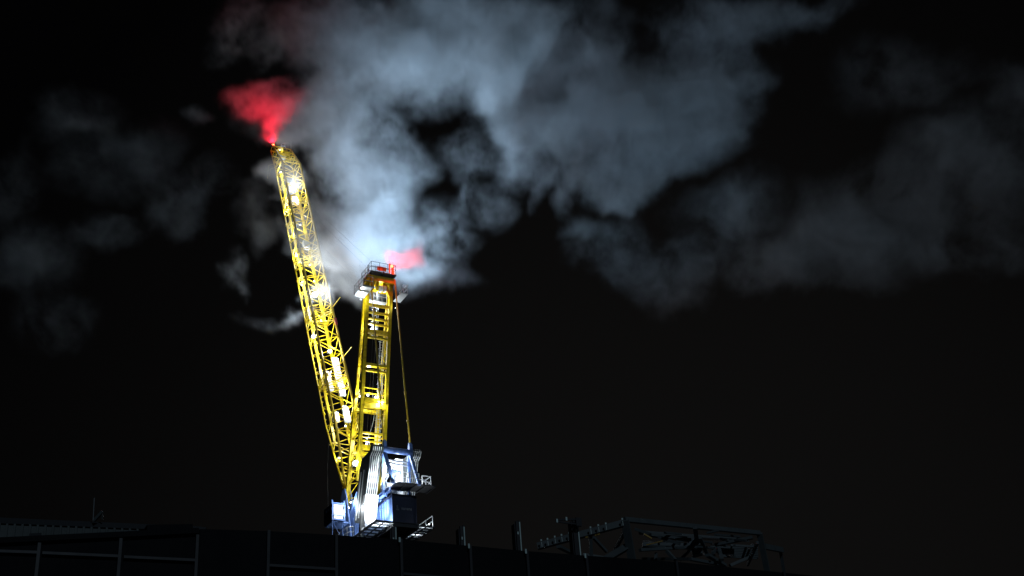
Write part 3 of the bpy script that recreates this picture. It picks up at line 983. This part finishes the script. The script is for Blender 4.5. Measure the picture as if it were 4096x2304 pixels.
# ---------------------------------------------------------------- steam drifting round the crane (a density field in a voxel grid)
# blob: photograph pixel of the centre, radii in those pixels, distance, weight, depth factor
BL = [
    (1440, 900, 260, 270, 160, 1.0, .8), (1540, 990, 220, 190, 158, .42, .8), (1480, 640, 270, 300, 166, 1.0, .8), (1330, 1000, 130, 150, 155, .8, .8),
    (1420, 430, 260, 280, 172, .95, .8), (1760, 930, 180, 190, 160, .38, .8), (1690, 1100, 190, 80, 156, .26, .8), (1400, 1120, 110, 80, 153, .65, .8),
    (1300, 140, 270, 250, 176, .7, .8), (1080, 200, 120, 120, 172, .5, .8), (1500, 220, 400, 300, 178, .9, .8), (950, 110, 150, 190, 172, .55, .8), (1270, 640, 65, 110, 172, -.7, .9), (1290, 430, 90, 110, 182, .6, .8), (1800, 120, 420, 260, 180, .95, .8),
    (2150, 230, 420, 330, 182, 1.0, .8), (2420, 470, 340, 280, 180, 1.0, .8), (2540, 690, 240, 190, 178, 1.2, .8), (2360, 640, 170, 180, 178, .9, .8), (2700, 640, 160, 140, 178, .9, .8), (2720, 420, 330, 330, 184, .95, .8),
    (2900, 300, 220, 300, 186, .8, .8), (2880, 110, 330, 150, 188, .75, .8), (3200, 30, 300, 80, 190, .6, .8), (2110, 470, 190, 170, 174, .7, .8), (2060, 650, 110, 140, 170, .45, .8),
    (2150, 740, 60, 130, 170, .55, .9), (2225, 780, 45, 110, 172, .5, .9), (2010, 560, 110, 180, 172, .4, .9), (2250, 690, 110, 110, 175, .6, .9), (1900, 800, 90, 90, 166, .25, .9), (2330, 900, 120, 80, 178, .3, .9), (2520, 800, 110, 90, 176, .8, .8), (1700, 280, 250, 200, 172, .6, .8), (1930, 360, 130, 160, 170, .7, .8),
    (1100, 425, 190, 75, 183.5, 1.0, .9), (1170, 440, 270, 150, 182.5, .30, .8), (1000, 370, 130, 80, 183.5, .6, .9), (1190, 470, 120, 60, 183, .8, .9), (1135, 515, 80, 50, 183, .55, .9), (1125, 575, 60, 34, 183, -2.2, 1.2), (1200, 555, 90, 45, 182.5, .8, .8), (1320, 400, 130, 180, 176, .55, .8), (780, 480, 90, 40, 182, .3, .8),
    (1600, 1002, 80, 24, 139.6, 1.8, .6), (1672, 1006, 50, 34, 140, 2.4, .6), (1340, 995, 60, 60, 141, .5, .6),
    (1235, 770, 70, 120, 168, -1.6, .9), (1215, 860, 50, 90, 164, -.8, .9), (1100, 800, 55, 90, 172, -1.2, .9), (1575, 1070, 60, 50, 139, -1.2, .8), (1500, 1060, 90, 50, 139, -.8, .8), (1870, 640, 130, 170, 168, .22, .9), (1980, 820, 110, 110, 168, .2, .9),
    (700, 800, 190, 160, 200, .55, .8), (830, 730, 150, 110, 200, .34, .8), (420, 930, 190, 90, 200, .42, .8), (120, 1050, 260, 170, 200, .34, .8), (210, 1270, 220, 170, 200, .28, .8),
    (480, 640, 300, 220, 200, .26, .8), (760, 900, 110, 90, 200, .45, .8), (60, 760, 160, 200, 188, .24, .8), (280, 480, 200, 150, 190, .2, .8),
    (1050, 930, 70, 170, 172, .18, .8), (1000, 800, 110, 110, 178, .14, .8), (1230, 820, 150, 160, 168, .5, .8), (1150, 700, 110, 110, 174, .5, .8),
    (1165, 1236, 95, 24, 153, .28, .6), (1020, 1250, 120, 28, 154, .13, .6), (940, 1100, 50, 80, 157, .25, .6), (980, 1160, 50, 30, 157, .4, .6), (1380, 1110, 110, 80, 151, .7, .8), (1265, 1170, 80, 60, 155, 1.6, .8), (1440, 1165, 60, 40, 149, .5, .8),
    (2560, 1050, 190, 170, 184, .2, .8), (3080, 1060, 270, 170, 186, 1.15, .8), (3320, 1000, 240, 190, 186, .62, .8), (3550, 850, 450, 300, 190, .5, .8), (3880, 680, 380, 300, 190, .45, .8),
    (3620, 330, 320, 230, 192, .22, .8), (2950, 830, 280, 220, 188, .30, .8), (3900, 950, 300, 160, 188, .46, .8), (2640, 1130, 150, 150, 186, .3, .8), (2480, 950, 150, 170, 182, .28, .8), (2750, 1010, 180, 140, 186, .3, .8), (2350, 960, 120, 120, 182, .18, .8), (4050, 420, 180, 200, 192, .3, .8),
]
X0, X1, Y0, Y1, Z0, Z1 = -84., 88., 112., 190., 60., 140.
RES = (540, 110, 250)


def steam_nodes():
    ng = bpy.data.node_groups.new('steam_density', 'GeometryNodeTree')
    ng.interface.new_socket('Geometry', in_out='INPUT', socket_type='NodeSocketGeometry')
    ng.interface.new_socket('Geometry', in_out='OUTPUT', socket_type='NodeSocketGeometry')
    N, Lk = ng.nodes, ng.links
    out = N.new('NodeGroupOutput')
    N.new('NodeGroupInput')

    def vm(op, a, b=None, scale=None):
        n = N.new('ShaderNodeVectorMath')
        n.operation = op
        for i, v in enumerate((a, b)):
            if v is None:
                continue
            if hasattr(v, 'node'):
                Lk.new(v, n.inputs[i])
            else:
                n.inputs[i].default_value = v
        if scale is not None:
            n.inputs['Scale'].default_value = scale
        return n.outputs['Value'] if op == 'LENGTH' else n.outputs['Vector']

    def mt(op, a, b=None, c=None, clamp=False):
        n = N.new('ShaderNodeMath')
        n.operation = op
        n.use_clamp = clamp
        for i, v in enumerate((a, b, c)):
            if v is None:
                continue
            if hasattr(v, 'node'):
                Lk.new(v, n.inputs[i])
            else:
                n.inputs[i].default_value = v
        return n.outputs[0]

    def noise(vec, scale, detail, rough, want):
        n = N.new('ShaderNodeTexNoise')
        n.noise_dimensions = '3D'
        Lk.new(vec, n.inputs['Vector'])
        n.inputs['Scale'].default_value = scale
        n.inputs['Detail'].default_value = detail
        n.inputs['Roughness'].default_value = rough
        return n.outputs[want]

    pos = N.new('GeometryNodeInputPosition').outputs[0]
    w1 = vm('SCALE', vm('SUBTRACT', noise(pos, .055, 2, .5, 'Color'), (.5, .5, .5)), scale=11.)
    w2 = vm('SCALE', vm('SUBTRACT', noise(pos, .22, 3, .55, 'Color'), (.5, .5, .5)), scale=4.5)
    w3 = vm('SCALE', vm('SUBTRACT', noise(pos, .75, 2, .5, 'Color'), (.5, .5, .5)), scale=1.3)
    p = vm('ADD', vm('ADD', vm('ADD', pos, w1), w2), w3)
    q = vm('ADD', vm('ADD', pos, vm('SCALE', w1, scale=1.3)), vm('SCALE', w2, scale=1.5))
    q = vm('MULTIPLY', q, (1., 1., .8))
    tot = None
    for (px, py, rx, ry_, z, w, df) in BL:
        c = at(px, py, z)
        r = (rx * z / FPX * 1.12, max(2.0, .5 * (rx + ry_) * z / FPX * df * .42), ry_ * z / FPX * 1.12)
        d = vm('LENGTH', vm('DIVIDE', vm('SUBTRACT', p, tuple(c)), r))
        mr = N.new('ShaderNodeMapRange')
        mr.interpolation_type = 'SMOOTHSTEP'
        Lk.new(d, mr.inputs['Value'])
        mr.inputs['From Min'].default_value = 1.0
        mr.inputs['From Max'].default_value = 0.15
        mr.inputs['To Min'].default_value = 0
        mr.inputs['To Max'].default_value = w
        f = mr.outputs['Result']
        tot = f if tot is None else mt('ADD', tot, f)
    tot = mt('MAXIMUM', tot, 0.)
    tot = mt('DIVIDE', tot, mt('ADD', mt('MULTIPLY', tot, .45), 1.))
    fb = noise(q, .13, 9, .62, 'Fac')
    fine = noise(vm('ADD', q, w3), .42, 6, .68, 'Fac')
    ridge = mt('SUBTRACT', 1., mt('ABSOLUTE', mt('MULTIPLY', mt('SUBTRACT', noise(q, .2, 4, .55, 'Fac'), .5), 5.)))
    nz = mt('ADD', mt('MULTIPLY', mt('SUBTRACT', fb, .52), 4.2), mt('MULTIPLY', mt('SUBTRACT', fine, .5), 2.2))
    nz = mt('ADD', nz, mt('MULTIPLY', mt('MAXIMUM', ridge, -.6), .22))
    gate = mt('MULTIPLY', tot, 2.0, clamp=True)
    calm = mt('MAXIMUM', mt('SUBTRACT', 1., mt('MULTIPLY', tot, .62)), .3)
    den = mt('ADD', tot, mt('MULTIPLY', nz, mt('MULTIPLY', mt('MULTIPLY', gate, calm), 1.0)))
    den = mt('MAXIMUM', den, mt('MULTIPLY', mt('MULTIPLY', tot, tot), .16))
    den = mt('MAXIMUM', den, 0.)
    den = mt('MINIMUM', den, 1.6)
    vc = N.new('GeometryNodeVolumeCube')
    Lk.new(den, vc.inputs['Density'])
    vc.inputs['Background'].default_value = 0
    vc.inputs['Min'].default_value = (X0, Y0, Z0)
    vc.inputs['Max'].default_value = (X1, Y1, Z1)
    vc.inputs['Resolution X'].default_value = RES[0]
    vc.inputs['Resolution Y'].default_value = RES[1]
    vc.inputs['Resolution Z'].default_value = RES[2]
    sm = N.new('GeometryNodeSetMaterial')
    Lk.new(vc.outputs['Volume'], sm.inputs['Geometry'])
    sm.inputs['Material'].default_value = STEAM_M
    Lk.new(sm.outputs['Geometry'], out.inputs[0])
    return ng


STEAM_M = bpy.data.materials.new('steam')
STEAM_M.use_nodes = True
nt = STEAM_M.node_tree
nt.nodes.clear()
o_ = nt.nodes.new('ShaderNodeOutputMaterial')
pv = nt.nodes.new('ShaderNodeVolumePrincipled')
pv.inputs['Color'].default_value = (.93, .95, .97, 1)
pv.inputs['Density'].default_value = .30
pv.inputs['Anisotropy'].default_value = .1
nt.links.new(pv.outputs['Volume'], o_.inputs['Volume'])

me = bpy.data.meshes.new('steam')
me.from_pydata([(X0, Y0, Z0), (X1, Y1, Z1), (X0, Y1, Z1)], [], [(0, 1, 2)])
me.materials.append(STEAM_M)
steam = bpy.data.objects.new('steam', me)
COL.objects.link(steam)
tag(steam, 'pale steam and low cloud drifting over the crane, lit white and red by its lamps', 'steam', kind='stuff')
md = steam.modifiers.new('density', 'NODES')
md.node_group = steam_nodes()

# ---------------------------------------------------------------- night sky and an added weak fill light for the far clouds
w = bpy.data.worlds.new('World')
SC.world = w
w.use_nodes = True
nt = w.node_tree
bg = nt.nodes['Background']
tc = nt.nodes.new('ShaderNodeTexCoord')
dt = nt.nodes.new('ShaderNodeVectorMath')
dt.operation = 'DOT_PRODUCT'
dt.inputs[1].default_value = Vector((.10, .98, .17)).normalized()
nt.links.new(tc.outputs['Generated'], dt.inputs[0])
rp = nt.nodes.new('ShaderNodeValToRGB')
el = rp.color_ramp.elements
el[0].position = .80
el[0].color = (.0006, .0006, .0007, 1)
el[1].position = 1.0
el[1].color = (.0043, .0041, .0040, 1)
e = el.new(.90)
e.color = (.0020, .0019, .0019, 1)
nt.links.new(dt.outputs['Value'], rp.inputs['Fac'])
sky = nt.nodes.new('ShaderNodeTexSky')
sky.sky_type = 'NISHITA'
sky.sun_disc = False
sky.sun_elevation = math.radians(-12)
sky.sun_rotation = math.radians(200)
mx = nt.nodes.new('ShaderNodeMix')
mx.data_type = 'RGBA'
mx.blend_type = 'ADD'
mx.inputs['Factor'].default_value = .02
nt.links.new(rp.outputs['Color'], mx.inputs['A'])
nt.links.new(sky.outputs['Color'], mx.inputs['B'])
nt.links.new(mx.outputs['Result'], bg.inputs['Color'])
bg.inputs['Strength'].default_value = 1.0

sd = bpy.data.lights.new('moon_fill', 'SUN')  # added light, brightens clouds that the crane lamps miss
sd.energy = .31
sd.color = (.62, .82, 1.)
sd.angle = math.radians(.5)
so = bpy.data.objects.new('moon_fill', sd)
COL.objects.link(so)
so.rotation_euler = Vector((-.35, .75, -.56)).to_track_quat('-Z', 'Y').to_euler()
